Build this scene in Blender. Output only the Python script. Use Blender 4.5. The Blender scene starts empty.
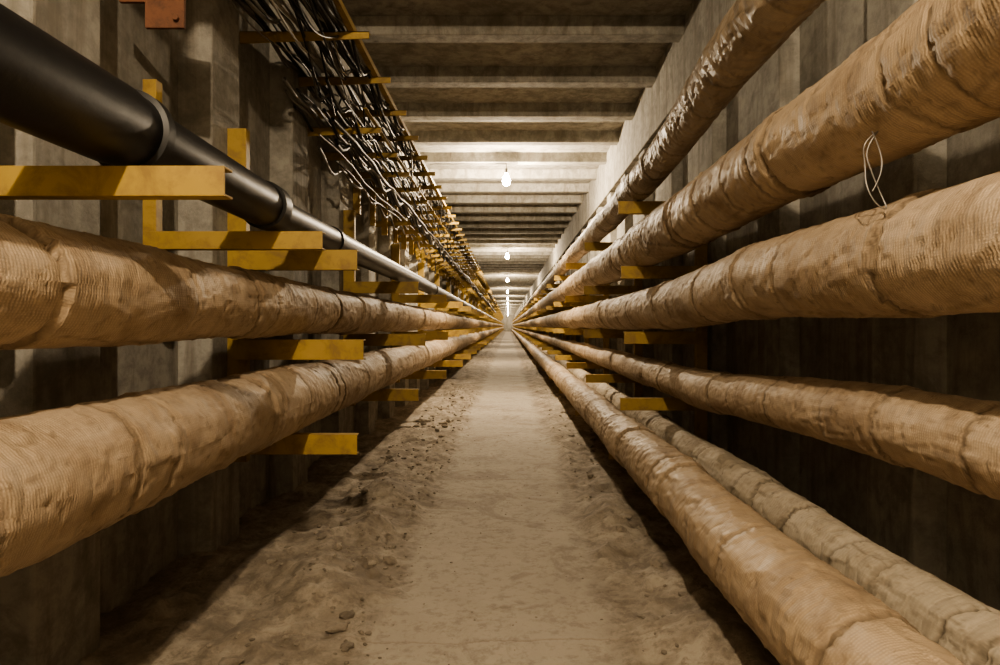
import bpy, math, random
from mathutils import Vector, noise
random.seed(7)
scene = bpy.context.scene
scene.view_settings.view_transform='AgX'
scene.view_settings.look='AgX - Medium High Contrast'
F = 640.0
FLOOR = -1.4
YEND = 165.0

# ------------------------------------------------------------------ helpers
def link(ob):
    scene.collection.objects.link(ob); return ob

def mesh_obj(name, verts, faces, mat=None, smooth=False):
    me = bpy.data.meshes.new(name)
    me.from_pydata(verts, [], faces)
    if mat: me.materials.append(mat)
    if smooth:
        me.polygons.foreach_set('use_smooth', [True]*len(me.polygons))
    me.update()
    return link(bpy.data.objects.new(name, me))

class MB:
    def __init__(s): s.v=[]; s.f=[]; s.m=[]
    def box(s, x0,x1,y0,y1,z0,z1, m=0):
        b=len(s.v)
        s.v += [(x0,y0,z0),(x1,y0,z0),(x1,y1,z0),(x0,y1,z0),(x0,y0,z1),(x1,y0,z1),(x1,y1,z1),(x0,y1,z1)]
        for q in ((0,3,2,1),(4,5,6,7),(0,1,5,4),(1,2,6,5),(2,3,7,6),(3,0,4,7)):
            s.f.append(tuple(b+i for i in q)); s.m.append(m)
    def prism(s, prof, axis, a0, a1, m=0):
        """prof: closed list of 2D pts, extruded along axis ('x','y','z')"""
        b=len(s.v); n=len(prof)
        for a in (a0,a1):
            for (p,q) in prof:
                if axis=='x': s.v.append((a,p,q))
                elif axis=='y': s.v.append((p,a,q))
                else: s.v.append((p,q,a))
        for i in range(n):
            j=(i+1)%n
            s.f.append((b+i,b+j,b+n+j,b+n+i)); s.m.append(m)
        s.f.append(tuple(b+i for i in reversed(range(n)))); s.m.append(m)
        s.f.append(tuple(b+n+i for i in range(n))); s.m.append(m)
    def cyl(s, p0, p1, r, n=10, m=0):
        p0=Vector(p0); p1=Vector(p1); d=(p1-p0).normalized()
        u=d.orthogonal().normalized(); w=d.cross(u)
        b=len(s.v)
        for p in (p0,p1):
            for i in range(n):
                a=2*math.pi*i/n
                s.v.append(tuple(p+u*math.cos(a)*r+w*math.sin(a)*r))
        for i in range(n):
            j=(i+1)%n
            s.f.append((b+i,b+j,b+n+j,b+n+i)); s.m.append(m)
        s.f.append(tuple(b+i for i in reversed(range(n)))); s.m.append(m)
        s.f.append(tuple(b+n+i for i in range(n))); s.m.append(m)
    def build(s, name, mats, bevel=0):
        me=bpy.data.meshes.new(name); me.from_pydata(s.v,[],s.f)
        for m in mats: me.materials.append(m)
        me.polygons.foreach_set('material_index', s.m)
        import bmesh
        bm=bmesh.new(); bm.from_mesh(me); bmesh.ops.recalc_face_normals(bm, faces=bm.faces); bm.to_mesh(me); bm.free()
        me.update()
        ob=link(bpy.data.objects.new(name,me))
        if bevel:
            bv=ob.modifiers.new('bevel','BEVEL'); bv.width=bevel; bv.segments=2
        return ob

# ------------------------------------------------------------------ materials
class NT:
    def __init__(s,name):
        s.mat=bpy.data.materials.new(name); s.mat.use_nodes=True
        s.t=s.mat.node_tree; s.b=s.t.nodes['Principled BSDF']
    def n(s,typ,**kw):
        nd=s.t.nodes.new(typ)
        for k,v in kw.items(): setattr(nd,k,v)
        return nd
    def l(s,a,b): s.t.links.new(a,b)
    def noise(s,vec,scale,detail=6,rough=.6,dist=0):
        nd=s.n('ShaderNodeTexNoise'); nd.inputs['Scale'].default_value=scale
        nd.inputs['Detail'].default_value=detail; nd.inputs['Roughness'].default_value=rough
        nd.inputs['Distortion'].default_value=dist
        if vec: s.l(vec,nd.inputs['Vector'])
        return nd.outputs['Fac']
    def mapping(s,vec,sc):
        m=s.n('ShaderNodeMapping'); m.inputs['Scale'].default_value=sc; s.l(vec,m.inputs['Vector']); return m.outputs['Vector']
    def ramp(s,fac,stops):
        r=s.n('ShaderNodeValToRGB'); e=r.color_ramp.elements
        while len(e)<len(stops): e.new(.5)
        for i,(p,c) in enumerate(stops):
            e[i].position=p
            e[i].color=(c,c,c,1) if isinstance(c,(int,float)) else (*c,1)
        s.l(fac,r.inputs['Fac']); return r.outputs['Color']
    def mix(s,fac,a,b,mode='MIX'):
        m=s.n('ShaderNodeMix',data_type='RGBA',blend_type=mode)
        for sock,val in ((m.inputs[0],fac),(m.inputs[6],a),(m.inputs[7],b)):
            if hasattr(val,'is_linked') or hasattr(val,'links'): s.l(val,sock)
            elif isinstance(val,(int,float)): sock.default_value=val
            else: sock.default_value=(*val,1)
        return m.outputs[2]
    def math(s,op,a,b=None,c=None):
        m=s.n('ShaderNodeMath',operation=op)
        for i,v in enumerate((a,b,c)):
            if v is None: continue
            if isinstance(v,(int,float)): m.inputs[i].default_value=v
            else: s.l(v,m.inputs[i])
        return m.outputs[0]
    def bump(s,h,strength,dist,normal=None):
        b=s.n('ShaderNodeBump'); b.inputs['Strength'].default_value=strength; b.inputs['Distance'].default_value=dist
        s.l(h,b.inputs['Height'])
        if normal: s.l(normal,b.inputs['Normal'])
        return b.outputs['Normal']
    def obj(s):
        return s.n('ShaderNodeTexCoord').outputs['Object']

def concrete(name, c0, c1, stain, form=True, rough=.9):
    M=NT(name); o=M.obj()
    big=M.noise(o,.9,5,.6,.6); fine=M.noise(o,9,6,.7); vstr=M.noise(M.mapping(o,(2.5,2.5,.25)),2.2,5,.65,.5)
    blot=M.noise(o,2.6,7,.7,.8)
    col=M.mix(M.ramp(big,[(.3,0.),(.7,1.)]),c0,c1)
    col=M.mix(M.ramp(vstr,[(.48,0.),(.68,.8)]),col,stain)
    col=M.mix(M.ramp(blot,[(.52,0.),(.62,.5)]),col,tuple(x*.6 for x in c0))
    col=M.mix(M.ramp(fine,[(.35,.5),(.58,0.)]),col,tuple(x*.45 for x in c0))
    M.l(col,M.b.inputs['Base Color']); M.b.inputs['Roughness'].default_value=rough
    nrm=M.bump(M.noise(o,14,7,.75),.5,.02)
    if form:
        sep=M.n('ShaderNodeSeparateXYZ'); M.l(o,sep.inputs[0])
        z=M.math('MULTIPLY',sep.outputs['Z'],1/.22); fr=M.math('FRACT',z)
        ln=M.ramp(fr,[(0.,0.),(.05,1.),(.95,1.),(1.,0.)])
        nrm=M.bump(ln,.15,.006,nrm)
    M.l(nrm,M.b.inputs['Normal'])
    return M.mat

mat_wall=concrete('wall_concrete',(.285,.27,.235),(.45,.43,.385),(.17,.148,.118))
mat_ceil=concrete('ceiling_concrete',(.31,.295,.25),(.46,.435,.385),(.19,.165,.13),False)

def floor_mat():
    M=NT('floor_concrete'); o=M.obj()
    sep=M.n('ShaderNodeSeparateXYZ'); M.l(o,sep.inputs[0])
    wob=M.noise(o,1.3,6,.7)
    ax=M.math('ADD',sep.outputs['X'],M.math('MULTIPLY_ADD',wob,.6,-.3))
    path=M.ramp(M.math('MULTIPLY_ADD',ax,.25,.5),[(.335,0.),(.365,1.),(.60,1.),(.64,0.)])
    big=M.noise(o,.8,6,.65,.8); fine=M.noise(o,16,7,.75); mid=M.noise(o,4,7,.7,.4)
    pc=M.mix(M.ramp(big,[(.32,0.),(.68,1.)]),(.37,.325,.265),(.49,.44,.365))
    dirt=M.mix(M.ramp(mid,[(.38,0.),(.62,1.)]),(.20,.165,.125),(.42,.365,.29))
    col=M.mix(path,dirt,pc)
    col=M.mix(M.math('MULTIPLY',M.ramp(fine,[(.38,.6),(.50,0.)]),M.math('MULTIPLY_ADD',path,-.4,1.)),col,(.15,.12,.09))
    col=M.mix(M.ramp(M.noise(o,1.7,9,.72,1.0),[(.53,0.),(.61,.5)]),col,(.22,.18,.135))
    jy=M.math('FRACT',M.math('MULTIPLY',M.math('ADD',sep.outputs['Y'],M.math('MULTIPLY',wob,.25)),1/3.0))
    jl=M.ramp(jy,[(0.,.5),(.002,.5),(.005,1.)])
    col=M.mix(jl,(.2,.15,.1),col)
    M.l(col,M.b.inputs['Base Color']); M.b.inputs['Roughness'].default_value=.85
    nrm=M.bump(M.noise(o,5,8,.65),.5,.05)
    nrm=M.bump(fine,.6,.015,nrm); nrm=M.bump(M.noise(o,70,4,.7),.5,.005,nrm)
    M.l(nrm,M.b.inputs['Normal'])
    return M.mat
mat_floor=floor_mat()

def wrap_mat(name, a, b, dark, rough=.62, rings=.013, ringstr=.6, sheen=.0, stain=.7, crump=.5):
    M=NT(name)
    uv=M.n('ShaderNodeUVMap'); uv.uv_map='UVMap'
    sep=M.n('ShaderNodeSeparateXYZ'); M.l(uv.outputs[0],sep.inputs[0])
    U,V=sep.outputs['X'],sep.outputs['Y']
    o=M.obj()
    at=M.n('ShaderNodeAttribute'); at.attribute_name='tint'
    asep=M.n('ShaderNodeSeparateColor'); M.l(at.outputs['Color'],asep.inputs[0])
    tint,band,crease=asep.outputs
    dis=M.noise(o,3,1,.5)
    vv=M.math('ADD',V,M.math('MULTIPLY',dis,.012))
    vv=M.math('ADD',vv,M.math('MULTIPLY',U,M.math('MULTIPLY_ADD',tint,.08,-.04)))
    s1=M.math('SINE',M.math('MULTIPLY',vv,2*math.pi/rings))
    s2=M.math('SINE',M.math('MULTIPLY',U,2*math.pi/.009))
    brk=M.noise(o,14,5,.7)
    r01=M.math('MULTIPLY_ADD',s1,.5,.5)
    weave=M.math('MULTIPLY',r01,M.math('MULTIPLY_ADD',s2,.25,.75))
    col=M.mix(tint,a,b)
    n1=M.noise(o,3.0,7,.65,1.0); n2=M.noise(M.mapping(o,(6,1.2,6)),3,5,.65,.5)
    col=M.mix(M.ramp(n1,[(.48,0.),(.68,stain)]),col,dark)
    col=M.mix(M.ramp(n2,[(.55,0.),(.75,.45)]),col,tuple(min(1,x*1.25) for x in b))
    col=M.mix(M.ramp(M.noise(o,11,6,.65,.6),[(.63,0.),(.70,.6)]),col,tuple(x*.6 for x in dark))
    ringdark=M.math('MULTIPLY',M.math('SUBTRACT',1.,weave),M.ramp(brk,[(.35,.2),(.65,.75)]))
    col=M.mix(M.math('MULTIPLY',ringdark,ringstr),col,tuple(x*.6 for x in dark))
    col=M.mix(M.math('MULTIPLY',band,.8),col,tuple(x*.35 for x in dark))
    col=M.mix(M.math('MULTIPLY',crease,.6),col,tuple(x*.5 for x in dark))
    M.l(col,M.b.inputs['Base Color'])
    rr=M.ramp(n1,[(.3,rough-.1),(.7,min(1,rough+.15))]); M.l(rr,M.b.inputs['Roughness'])
    M.b.inputs['Specular IOR Level'].default_value=.45 if sheen else .3
    if sheen: M.b.inputs['Coat Weight'].default_value=sheen; M.b.inputs['Coat Roughness'].default_value=.42
    vo=M.n('ShaderNodeTexVoronoi'); vo.feature='DISTANCE_TO_EDGE'; vo.inputs['Scale'].default_value=5.0
    wv=M.n('ShaderNodeMix',data_type='VECTOR'); wv.inputs[0].default_value=.12
    nn=M.n('ShaderNodeTexNoise'); nn.inputs['Scale'].default_value=4; M.l(o,nn.inputs['Vector'])
    M.l(o,wv.inputs[4]); M.l(nn.outputs['Color'],wv.inputs[5])
    M.l(M.mapping(wv.outputs[1],(1,2.6,1)),vo.inputs['Vector'])
    nrm=M.bump(vo.outputs['Distance'],crump,.035)
    nrm=M.bump(M.noise(M.mapping(o,(5,9,5)),2.2,4,.6,.8),.3,.02,nrm)
    nrm=M.bump(weave,.45*ringstr,.004,nrm)
    M.l(nrm,M.b.inputs['Normal'])
    if sheen: M.l(nrm,M.b.inputs['Coat Normal'])
    return M.mat
mat_wrap=wrap_mat('crepe_paper_wrap',(.45,.345,.235),(.60,.475,.34),(.27,.19,.12),rings=.0125,ringstr=.7,crump=.3)
mat_wrap2=wrap_mat('crepe_paper_wrap_fine',(.44,.34,.235),(.59,.47,.34),(.27,.19,.12),rings=.010,ringstr=.6,crump=.35)
mat_foil=wrap_mat('varnished_wrap',(.33,.26,.18),(.45,.36,.26),(.18,.13,.08),rough=.55,rings=.012,ringstr=.35,sheen=.10,crump=.6)
mat_foil2=wrap_mat('varnished_tan_wrap',(.43,.325,.215),(.56,.435,.30),(.25,.175,.11),rough=.6,rings=.012,ringstr=.55,sheen=.06,crump=.42)
mat_cloth=wrap_mat('cloth_wrap',(.42,.355,.265),(.55,.475,.37),(.24,.185,.125),rough=.75,rings=.02,ringstr=.3,crump=.6)

def paint(name,c,rust,rough=.5,metal=0.,amt=.55,mx=.9):
    M=NT(name); o=M.obj()
    n=M.noise(o,7,8,.7,.4); n2=M.noise(o,2,4,.6)
    col=M.mix(M.ramp(n2,[(.3,0.),(.7,1.)]),c,tuple(x*.72 for x in c))
    col=M.mix(M.ramp(n,[(amt-.02,0.),(amt+.12,mx)]),col,rust)
    M.l(col,M.b.inputs['Base Color']); M.b.inputs['Roughness'].default_value=rough; M.b.inputs['Metallic'].default_value=metal
    M.l(M.bump(n,.3,.004),M.b.inputs['Normal'])
    return M.mat
mat_yel=paint('yellow_painted_steel',(.46,.31,.07),(.24,.15,.055),.58,0,.49,.75)
mat_rust=paint('rusty_steel',(.20,.09,.05),(.09,.045,.03),.8,0,.5)
mat_black=paint('black_bitumen_pipe',(.010,.010,.011),(.03,.027,.024),.42,0,.68)
mat_grey=paint('dark_painted_pipe',(.02,.02,.02),(.07,.06,.05),.45,.1,.6)
mat_galv=paint('wire_steel',(.35,.33,.3),(.2,.15,.1),.45,.7)
mat_cabd=paint('cable_black',(.025,.024,.022),(.06,.05,.04),.5,0,.7)
mat_cabg=paint('cable_grey',(.22,.20,.17),(.12,.10,.08),.5,0,.6)
mat_cabw=paint('cable_pale',(.40,.365,.30),(.22,.18,.13),.5,0,.62)
mat_bake=paint('lamp_socket_black',(.02,.018,.016),(.06,.04,.03),.4)
mat_rock=concrete('rubble',(.24,.20,.155),(.42,.365,.29),(.15,.12,.09),False)
def emis(name,c,s):
    M=NT(name); M.b.inputs['Emission Color'].default_value=(*c,1); M.b.inputs['Emission Strength'].default_value=s
    M.b.inputs['Base Color'].default_value=(*c,1); return M.mat
mat_bulb=emis('glowing_bulb_glass',(1,.85,.64),260)

# ------------------------------------------------------------------ room
WL,WR,ZC=-1.95,1.93,2.97
w=MB(); w.box(WL-.25,WL,-3,YEND,FLOOR-.1,ZC+.25)
w.box(WL,WL+.12,-3,YEND,ZC-.32,ZC+.2)
k=-4
while 4.05+1.45*k<YEND:
    y=4.05+1.45*k
    if y>-2.8:
        # tapered pilaster
        w.prism([(WL-.01,y-.27),(WL-.01,y+.27),(WL+.17,y+.2),(WL+.17,y-.2)],'z',FLOOR-.05,ZC-.32)
    k+=1
w.build('wall_left',[mat_wall],.012)
w=MB(); w.box(WR,WR+.25,-3,YEND,FLOOR-.1,ZC+.25)
w.box(WR-.14,WR,-3,YEND,2.38,ZC+.2)
k=-3
while 5.9+1.42*k<YEND:
    y=5.9+1.42*k
    if y>-2.8: w.prism([(WR+.01,y-.25),(WR+.01,y+.25),(WR-.11,y+.19),(WR-.11,y-.19)],'z',FLOOR-.05,2.38)
    k+=1
w.build('wall_right',[mat_wall],.012)
# ceiling: ribbed slabs
w=MB(); w.box(WL-.25,WR+.25,-3,YEND,ZC+.17,ZC+.4)
y=6.62-1.27*7
while y<YEND:
    w.prism([(y-.14,ZC+.175),(y+.14,ZC+.175),(y+.095,ZC),(y-.095,ZC)],'x',WL-.1,WR+.1)
    y+=1.27
w.build('ceiling',[mat_ceil],.01)
w=MB(); w.box(WL-.25,WR+.25,YEND,YEND+.2,FLOOR,ZC+.4); w.build('wall_far',[mat_wall])
w=MB(); w.box(WL-.25,WR+.25,-3.2,-3,FLOOR,ZC+.4); w.build('wall_back',[mat_wall])

# floor with real relief
ys=[-3+.06*i for i in range(0,67)]+[1+.035*i for i in range(0,200)]+[8+.1*i for i in range(0,70)]+[15+.4*i for i in range(0,40)]+[31+3*i for i in range(0,46)]
nx=130; V=[];Fc=[]
def floor_z(x,y):
    z=FLOOR-.015
    edge=max(0,abs(x+.04+.16*noise.noise(Vector((y*1.7,0,5))))-.56)
    z+= .012*noise.noise(Vector((x*1.5,y*1.2,0)))
    e=min(1,edge/.10)
    z+= e*(.015+.03*noise.noise(Vector((x*4,y*3,3)))+.045*max(0,noise.noise(Vector((x*9,y*8,7))))+.024*noise.noise(Vector((x*19,y*19,7))))
    m=max(0,noise.noise(Vector((x*1.6,y*.9,11))))
    z+= min(1,edge/.5)*m*.16
    z+= .12*math.exp(-((x+.98)/.20)**2-((y-5.1)/.45)**2)
    z+= .09*math.exp(-((x-.76)/.15)**2-((y-4.6)/.5)**2)
    z+= .10*math.exp(-((x+.93)/.13)**2-((y-4.3)/.25)**2)
    z+= .07*math.exp(-((x+1.0)/.16)**2-((y-3.3)/.3)**2)
    return z
for y in ys:
    for i in range(nx+1):
        x=WL-.1+(WR-WL+.2)*i/nx
        V.append((x,y,floor_z(x,y)))
for j in range(len(ys)-1):
    for i in range(nx):
        a=j*(nx+1)+i; Fc.append((a,a+1,a+nx+2,a+nx+1))
mesh_obj('floor',V,Fc,mat_floor,True)

# rubble
import bmesh
bm=bmesh.new()
for i in range(1700):
    y=1.2+14*random.random()**1.4
    side=random.choice((-1,-1,1))
    x=side*(random.uniform(.52,1.35)) if random.random()<.82 else random.uniform(-.6,.6)
    s=random.uniform(.005,.016)*(2.8 if abs(x)>.7 and random.random()<.15 else 1)
    if abs(x)<.6: s*=.45
    g=bmesh.ops.create_icosphere(bm,subdivisions=1,radius=s)
    sc=Vector((random.uniform(.7,1.5),random.uniform(.7,1.5),random.uniform(.4,.8)))
    a=random.random()*6.28
    fz=floor_z(x,y)
    for v in g['verts']:
        c=v.co*random.uniform(.75,1.2); c=Vector((c.x*sc.x,c.y*sc.y,c.z*sc.z))
        v.co=Vector((x+c.x*math.cos(a)-c.y*math.sin(a), y+c.x*math.sin(a)+c.y*math.cos(a), fz+s*.25+c.z))
me=bpy.data.meshes.new('floor_rubble'); bm.to_mesh(me); bm.free(); me.materials.append(mat_rock)
link(bpy.data.objects.new('floor_rubble',me))

# ------------------------------------------------------------------ pipes
def interp(wp,y):
    if y<=wp[0][0]: return wp[0][1],wp[0][2]
    for a,b in zip(wp,wp[1:]):
        if y<=b[0]:
            t=(y-a[0])/(b[0]-a[0]); t=t*t*(3-2*t)
            return a[1]+(b[1]-a[1])*t, a[2]+(b[2]-a[2])*t
    return wp[-1][1],wp[-1][2]

def wrapped_pipe(name,wp,r,mat,seed,lump=1.0,sag=.012,nodes=2.9,y0f=4.05,NS=88):
    rnd=random.Random(seed)
    ys=[]; y=-2.5
    while y<YEND:
        ys.append(y)
        y+= .014 if 0.8<y<6 else (.035 if y<14 and y>0 else (.12 if y<35 else 1.0))
    bounds=[]; y=-2.6
    while y<YEND+1:
        L=rnd.choice((rnd.uniform(.14,.3),rnd.uniform(.35,.8),rnd.uniform(.4,.9)))
        bounds.append((y,y+L,rnd.uniform(-.035,.035),rnd.random(),rnd.uniform(-.6,.6),rnd.uniform(-1,1),rnd.uniform(0,6.28),rnd.uniform(-1.2,1.2))); y+=L
    V=[];uv=[];tint=[];bi=0
    so=seed*13.7
    N=noise.noise
    for y in ys:
        cx,cz=interp(wp,y)
        cz-= sag*(.5-.5*math.cos(2*math.pi*(y-y0f)/nodes))
        cx+=.012*N(Vector((y*.6,so,0))); cz+=.012*N(Vector((y*.6,so,9)))
        while bi<len(bounds)-1 and y>bounds[bi][1]: bi+=1
        B=bounds[bi]; nb=bounds[min(bi+1,len(bounds)-1)]
        far=y>14
        for k in range(NS+1):
            a=2*math.pi*k/NS; ca,sa=math.cos(a),math.sin(a)
            tb=B[1]+B[4]*0.10*math.cos(a+B[5]*3)-.06+.012*N(Vector((ca*3,sa*3,B[5]*9)))
            cur=B if y<tb else nb
            t=(y-tb)
            lip = .018*math.exp(-max(0,t)/.05) if t>=0 else 0.0
            pinch=-.05*math.exp(-(t/.018)**2)*(.3+.7*B[3])
            off=cur[2]
            cr=0
            if far:
                rr=r*(1+off*lump+lip*2+pinch*lump)
            else:
                n1=N(Vector((ca*1.6+so,sa*1.6,y*1.6)))
                n2=N(Vector((ca*3.0+so,sa*3.0,y*8+2.5*ca)))
                n4=1-abs(N(Vector((ca*1.7+so,sa*1.7,y*7+4*sa+cur[5]*5+.8*n2))))*2.8
                n4=max(0,n4)**4
                n5=1-abs(N(Vector((ca*2.6+so+9,sa*2.6,y*4.5-3*ca+cur[5]*3+.5*n1))))*3.0
                n5=max(0,n5)**5
                pk=math.exp(-abs(t)/.08)*N(Vector((ca*11,sa*11+so,y*2)))
                n3=N(Vector((ca*6,sa*6+so,y*22+ca*5)))
                da=(a-cur[6]-cur[7]*(y-cur[0])+.15*n2+3*math.pi)%(2*math.pi)-math.pi
                flap=.034*math.exp(-da/.35) if da>=0 else 0.
                cr=max(math.exp(-(da/.035)**2)*.9, .7*max(0,n5-.6)/.4)
                rr=r*(1+off*lump+lip*2+pinch*lump+flap+lump*(.038*n1+.012*n2+.004*n3+.022*n4-.022*n5+.034*pk))
            V.append((cx+ca*rr,y,cz+sa*rr)); uv.append((k/NS*2*math.pi*r,y))
            tint.append((cur[3],math.exp(-(t/.010)**2)*(.35+.65*B[3]),cr,1))
    n=NS+1; Fc=[]
    for j in range(len(ys)-1):
        for i in range(NS):
            a=j*n+i; Fc.append((a,a+n,a+n+1,a+1))
    me=bpy.data.meshes.new(name); me.from_pydata(V,[],Fc)
    me.polygons.foreach_set('use_smooth',[True]*len(me.polygons))
    ul=me.uv_layers.new(name='UVMap')
    li=[0]*len(me.loops); me.loops.foreach_get('vertex_index',li)
    flat=[]
    for i in li: flat.extend(uv[i])
    ul.data.foreach_set('uv',flat)
    at=me.color_attributes.new('tint','FLOAT_COLOR','POINT')
    fl=[]
    for t in tint: fl.extend(t)
    at.data.foreach_set('color',fl)
    me.materials.append(mat); me.update()
    return link(bpy.data.objects.new(name,me))

# left
wrapped_pipe('insulated_pipe',[(0,-1.40,.122),(YEND,-1.38,.12)],.18,mat_wrap,1,1.3)
wrapped_pipe('insulated_pipe',[(0,-1.385,-.455),(YEND,-1.36,-.45)],.2,mat_wrap2,2,1.2)
# right
wrapped_pipe('insulated_pipe',[(0,1.07,1.29),(2.5,1.07,1.29),(5.8,1.17,1.26),(YEND,1.15,1.26)],.13,mat_foil,3,1.7,y0f=5.78,nodes=2.8)
wrapped_pipe('insulated_pipe',[(0,1.25,.76),(5.8,1.25,.74),(YEND,1.25,.74)],.195,mat_foil2,4,1.2,y0f=5.78,nodes=2.8)
wrapped_pipe('insulated_pipe',[(0,1.31,.24),(3,1.31,.23),(5.8,1.32,.16),(YEND,1.32,.155)],.19,mat_wrap,5,1.1,y0f=5.78,nodes=2.8)
wrapped_pipe('insulated_pipe',[(0,1.44,-.34),(1.9,1.44,-.35),(5,1.44,-.46),(YEND,1.40,-.49)],.135,mat_wrap2,6,1.3,y0f=5.78,nodes=2.8)
wrapped_pipe('insulated_pipe',[(0,.98,-.93),(YEND,1.02,-.93)],.165,mat_foil2,7,1.6)
wrapped_pipe('insulated_pipe',[(0,1.45,-.98),(YEND,1.45,-.97)],.13,mat_cloth,8,1.9)

# black pipe (lathe along y)
prof=[(-2.5,.125,0),(1.93,.125,0),(1.98,.118,0),(2.01,.118,0),(2.015,.134,1),(2.055,.134,1),(2.06,.108,1),(3.12,.105,0),(3.13,.118,1),(3.22,.118,1),(3.23,.088,2)]
y=4.3
while y<YEND:
    prof+=[(y,.088,2),(y+.01,.097,2),(y+.09,.097,2),(y+.1,.088,2)]; y+=5.8
prof.append((YEND,.088,2))
V=[];Fc=[];mi=[];NS=48
for (y,r,m) in prof:
    for k in range(NS):
        a=2*math.pi*k/NS; V.append((-1.2+r*math.cos(a),y,.49+.105+(.02 if y<2.1 else 0)+r*math.sin(a)-(.0 if r>.1 else .017)))
for j in range(len(prof)-1):
    for i in range(NS):
        Fc.append((j*NS+i,(j+1)*NS+i,(j+1)*NS+(i+1)%NS,j*NS+(i+1)%NS)); mi.append(prof[j+1][2] and 1)
ob=mesh_obj('black_steel_pipe',V,Fc,mat_black,True); ob.data.materials.append(mat_grey)
ob.data.polygons.foreach_set('material_index',mi)
es=ob.modifiers.new('es','EDGE_SPLIT'); es.split_angle=math.radians(35)

# ------------------------------------------------------------------ brackets
def channel_x(w,x0,x1,y,ztop,h=.085,d=.06,t=.008):
    """C-channel along x; web faces the -y side"""
    w.prism([(y,ztop),(y,ztop-h),(y+d,ztop-h),(y+d,ztop-h+t),(y+t,ztop-h+t),(y+t,ztop-t),(y+d,ztop-t),(y+d,ztop)],'x',min(x0,x1),max(x0,x1))
def post(w,x0,x1,y,z0,z1,t=.008,d=.06):
    w.prism([(x0,y),(x1,y),(x1,y+d),(x1-t,y+d),(x1-t,y+t),(x0+t,y+t),(x0+t,y+d),(x0,y+d)],'z',z0,z1)
def frame_left(y,levels,z0,z1,px=-1.715,h=.125,pw=.06):
    w=MB()
    post(w,px-pw,px+pw,y-.005,z0,z1)
    for z,tx in levels:
        channel_x(w,px,tx,y-.066,z,h=h)
    return w.build('pipe_support_bracket',[mat_yel],.002)
frame_left(1.96,[(.475,-.84)],.1,1.2,h=.09)
frame_left(3.27,[(.475,-.93)],.1,1.26,-1.83,.09,.035)
y=4.05
for k in range(56):
    if k<4:
        j=random.uniform(-.04,.04)
        src=frame_left(y,[(.475,-.92+j),(-.085,-.92-j),(-.675,-.92+j)],-.86,1.25)
        if k==3: ysrc=y
    else:
        o2=bpy.data.objects.new('pipe_support_bracket',src.data); link(o2)
        o2.location.y=y-ysrc
    y+=2.85
def frame_right(y,levels):
    w=MB(); post(w,1.70,1.80,y-.005,FLOOR,1.35)
    for z,tx,x1 in levels:
        channel_x(w,tx,x1,y-.066,z,h=.11)
    channel_x(w,.90,1.74,y-.066,-1.11,h=.08)
    post(w,1.16,1.24,y-.004,FLOOR,-1.11)
    return w.build('pipe_support_bracket',[mat_yel],.002)
y=5.78
for k in range(56):
    if k<4:
        j=random.uniform(-.03,.03)
        src=frame_right(y,[(1.115,1.01+j,1.74),(.535,1.01,1.74),(-.05,1.01-j,1.74),(-.645,1.03+j,1.74)])
        if k==3: ysrc=y
    else:
        o2=bpy.data.objects.new('pipe_support_bracket',src.data); link(o2)
        o2.location.y=y-ysrc
    y+=2.8

# ------------------------------------------------------------------ cable shelves (left, high)
w=MB()
y=1.25
while y<YEND-2:
    for (z,tx) in ((2.12,-1.0),(1.80,-1.15),(1.50,-1.3)):
        if z<2 and y<5: continue
        if z<1.7 and y<8: continue
        yy=y+(0 if z>2 else .35)
        w.prism([(WL+.02,z),(tx,z),(tx,z-.05),(WL+.02,z-.085)],'y',yy-.006,yy+.006)
        w.box(WL+.02,tx,yy-.006,yy+.045,z-.006,z)
    if y>7: w.box(-1.80,-1.72,y+.30,y+.36,1.3,2.4)
    y+=.84 if y<40 else 1.68
w.box(-1.15,-1.105,0.5,YEND-2,2.12,2.126); w.box(-1.111,-1.105,.5,YEND-2,2.126,2.165)
w.box(-1.20,-1.17,5.3,YEND-2,1.802,1.808)
w.build('cable_shelf_rack',[mat_yel])

cu=bpy.data.curves.new('cable_bundle','CURVE'); cu.dimensions='3D'; cu.bevel_depth=.0115; cu.bevel_resolution=2
for m in (mat_cabd,mat_cabg,mat_cabw): cu.materials.append(m)
rnd=random.Random(5)
for i in range(54):
    lev=rnd.choice((2.14,2.15,2.16,2.18,2.2,1.83,1.82,1.52))
    x=rnd.uniform(-1.78,-1.14) if lev>2 else rnd.uniform(-1.75,-1.26)
    amp=rnd.uniform(.02,.08); sg=rnd.choice((.01,.04,.09,.15)); ph=rnd.random()*10; rad=rnd.uniform(.6,1.5)
    pts=[]; y=.2 if lev>2 else rnd.uniform(4.7,6)
    while y<70:
        t=((y-1.25)/.84)%1
        sx=x+amp*noise.noise(Vector((y*.6,ph,0)))+.3*amp*noise.noise(Vector((y*2.0,ph,4)))
        sz=lev-sg*math.sin(math.pi*t)**2*(.3+1.2*abs(noise.noise(Vector((y*.5,ph,8)))))
        pts.append((min(sx,-1.07),y,sz)); y+=.12 if y<15 else .6
    sp=cu.splines.new('POLY'); sp.points.add(len(pts)-1)
    for p,c in zip(sp.points,pts): p.co=(*c,1); p.radius=rad
    sp.material_index=rnd.choice((0,0,0,0,1,1,2)); sp.use_smooth=True
# loose loops that droop below the shelf
for i in range(36):
    y0=rnd.uniform(2.6,14); x0=rnd.uniform(-1.6,-1.08); L=rnd.uniform(1.2,2.8); dp=rnd.uniform(.10,.36)
    pts=[]; rr=rnd.uniform(.5,1.0)
    for s in range(31):
        t=s/30
        pts.append((x0-.12*t+.03*math.sin(5*t+i),y0+L*t,2.15-dp*math.sin(math.pi*t)))
    sp=cu.splines.new('POLY'); sp.points.add(30)
    for p,c in zip(sp.points,pts): p.co=(*c,1); p.radius=rr
    sp.material_index=rnd.choice((0,0,1,2))
link(bpy.data.objects.new('cable_bundle',cu))

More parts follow.
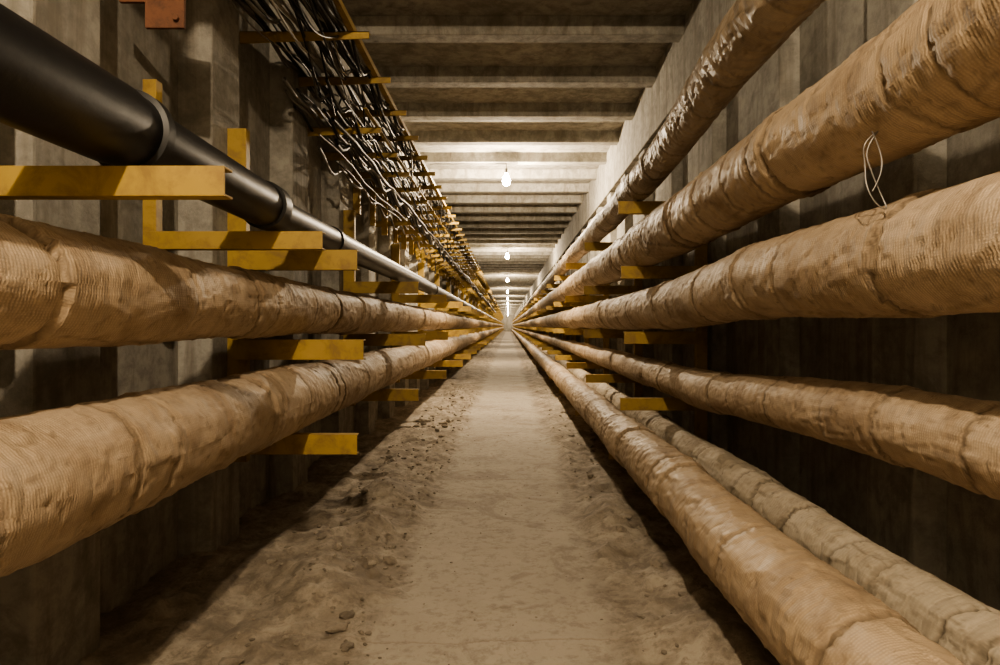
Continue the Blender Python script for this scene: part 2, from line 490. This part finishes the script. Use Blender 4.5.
# rusty plate at top-left
w=MB(); w.box(-1.68,-1.50,2.96,2.98,1.38,1.75); w.box(-1.80,-1.68,2.96,2.98,1.5,1.56)
for zz in (1.42,1.7): w.cyl((-1.53,2.94,zz),(-1.53,2.96,zz),.014,6)
w.build('rusty_steel_plate',[mat_rust],.002)

# hanging tie wire between the big right pipes
cu=bpy.data.curves.new('hanging_tie_wire','CURVE'); cu.dimensions='3D'; cu.bevel_depth=.0022; cu.bevel_resolution=2
cu.materials.append(mat_galv)
def spl(pts):
    sp=cu.splines.new('NURBS'); sp.points.add(len(pts)-1); sp.order_u=3; sp.use_endpoint_u=True
    for p,c in zip(sp.points,pts): p.co=(*c,1)
yw=1.97
spl([(1.14,yw,.60),(1.09,yw,.57),(1.105,yw+.01,.50),(1.095,yw-.01,.43),(1.12,yw-.02,.37),(1.16,yw-.02,.35),(1.15,yw,.40),(1.12,yw,.47),(1.10,yw+.01,.55),(1.14,yw,.60)])
spl([(1.12,yw,.60),(1.145,yw,.55),(1.15,yw-.01,.47),(1.11,yw-.02,.41)])
link(bpy.data.objects.new('hanging_tie_wire',cu))

# ------------------------------------------------------------------ lamps
COL=(1,.81,.575)
ly=[-1.0]+[11.7+12.7*i for i in range(12)]+[161]  # last entry is off the regular row, added to brighten the dark far end
for i,y in enumerate(ly):
    root=bpy.data.objects.new('pendant_bulb_lamp',None); link(root); root.location=(-.03 if i else -.2,y,2.74)
    w=MB(); w.cyl((0,0,.13),(0,0,.235),.006,8); w.cyl((0,0,.05),(0,0,.14),.022,14); w.cyl((0,0,.045),(0,0,.06),.028,14)
    w.cyl((0,0,.222),(-1.4,0,.222),.007,6)
    s=w.build('socket',[mat_bake]); s.parent=root
    V=[];Fc=[]; P=[(.0,-.07),(.016,-.067),(.03,-.057),(.038,-.04),(.04,-.022),(.036,-.002),(.026,.018),(.018,.034),(.016,.05)]
    sc=1.9
    for r,z in P:
        for k in range(16):
            a=math.tau*k/16; V.append((sc*r*math.cos(a),sc*r*math.sin(a),.05+sc*(z-.05)))
    for j in range(len(P)-1):
        for k in range(16): Fc.append((j*16+k,j*16+(k+1)%16,(j+1)*16+(k+1)%16,(j+1)*16+k))
    b=mesh_obj('bulb',V,Fc,mat_bulb,True); b.parent=root
    L=bpy.data.lights.new('bulb_light','POINT'); L.energy=(760 if i==1 else 660) if i else 560; L.color=COL; L.shadow_soft_size=.035
    lo=link(bpy.data.objects.new('bulb_light',L)); lo.location=(0,0,-.23); lo.parent=root

wd=bpy.data.worlds.new('World'); scene.world=wd; wd.use_nodes=True
wd.node_tree.nodes['Background'].inputs[0].default_value=(0,0,0,1)

# ------------------------------------------------------------------ camera
cam=bpy.data.cameras.new('camera'); cam.sensor_width=36; cam.lens=36*F/1000
cam.shift_x=-.008; cam.shift_y=-.0065; cam.clip_start=.02; cam.clip_end=400
co=link(bpy.data.objects.new('camera',cam)); co.location=(0,0,0); co.rotation_euler=(math.radians(90),0,0)
scene.camera=co
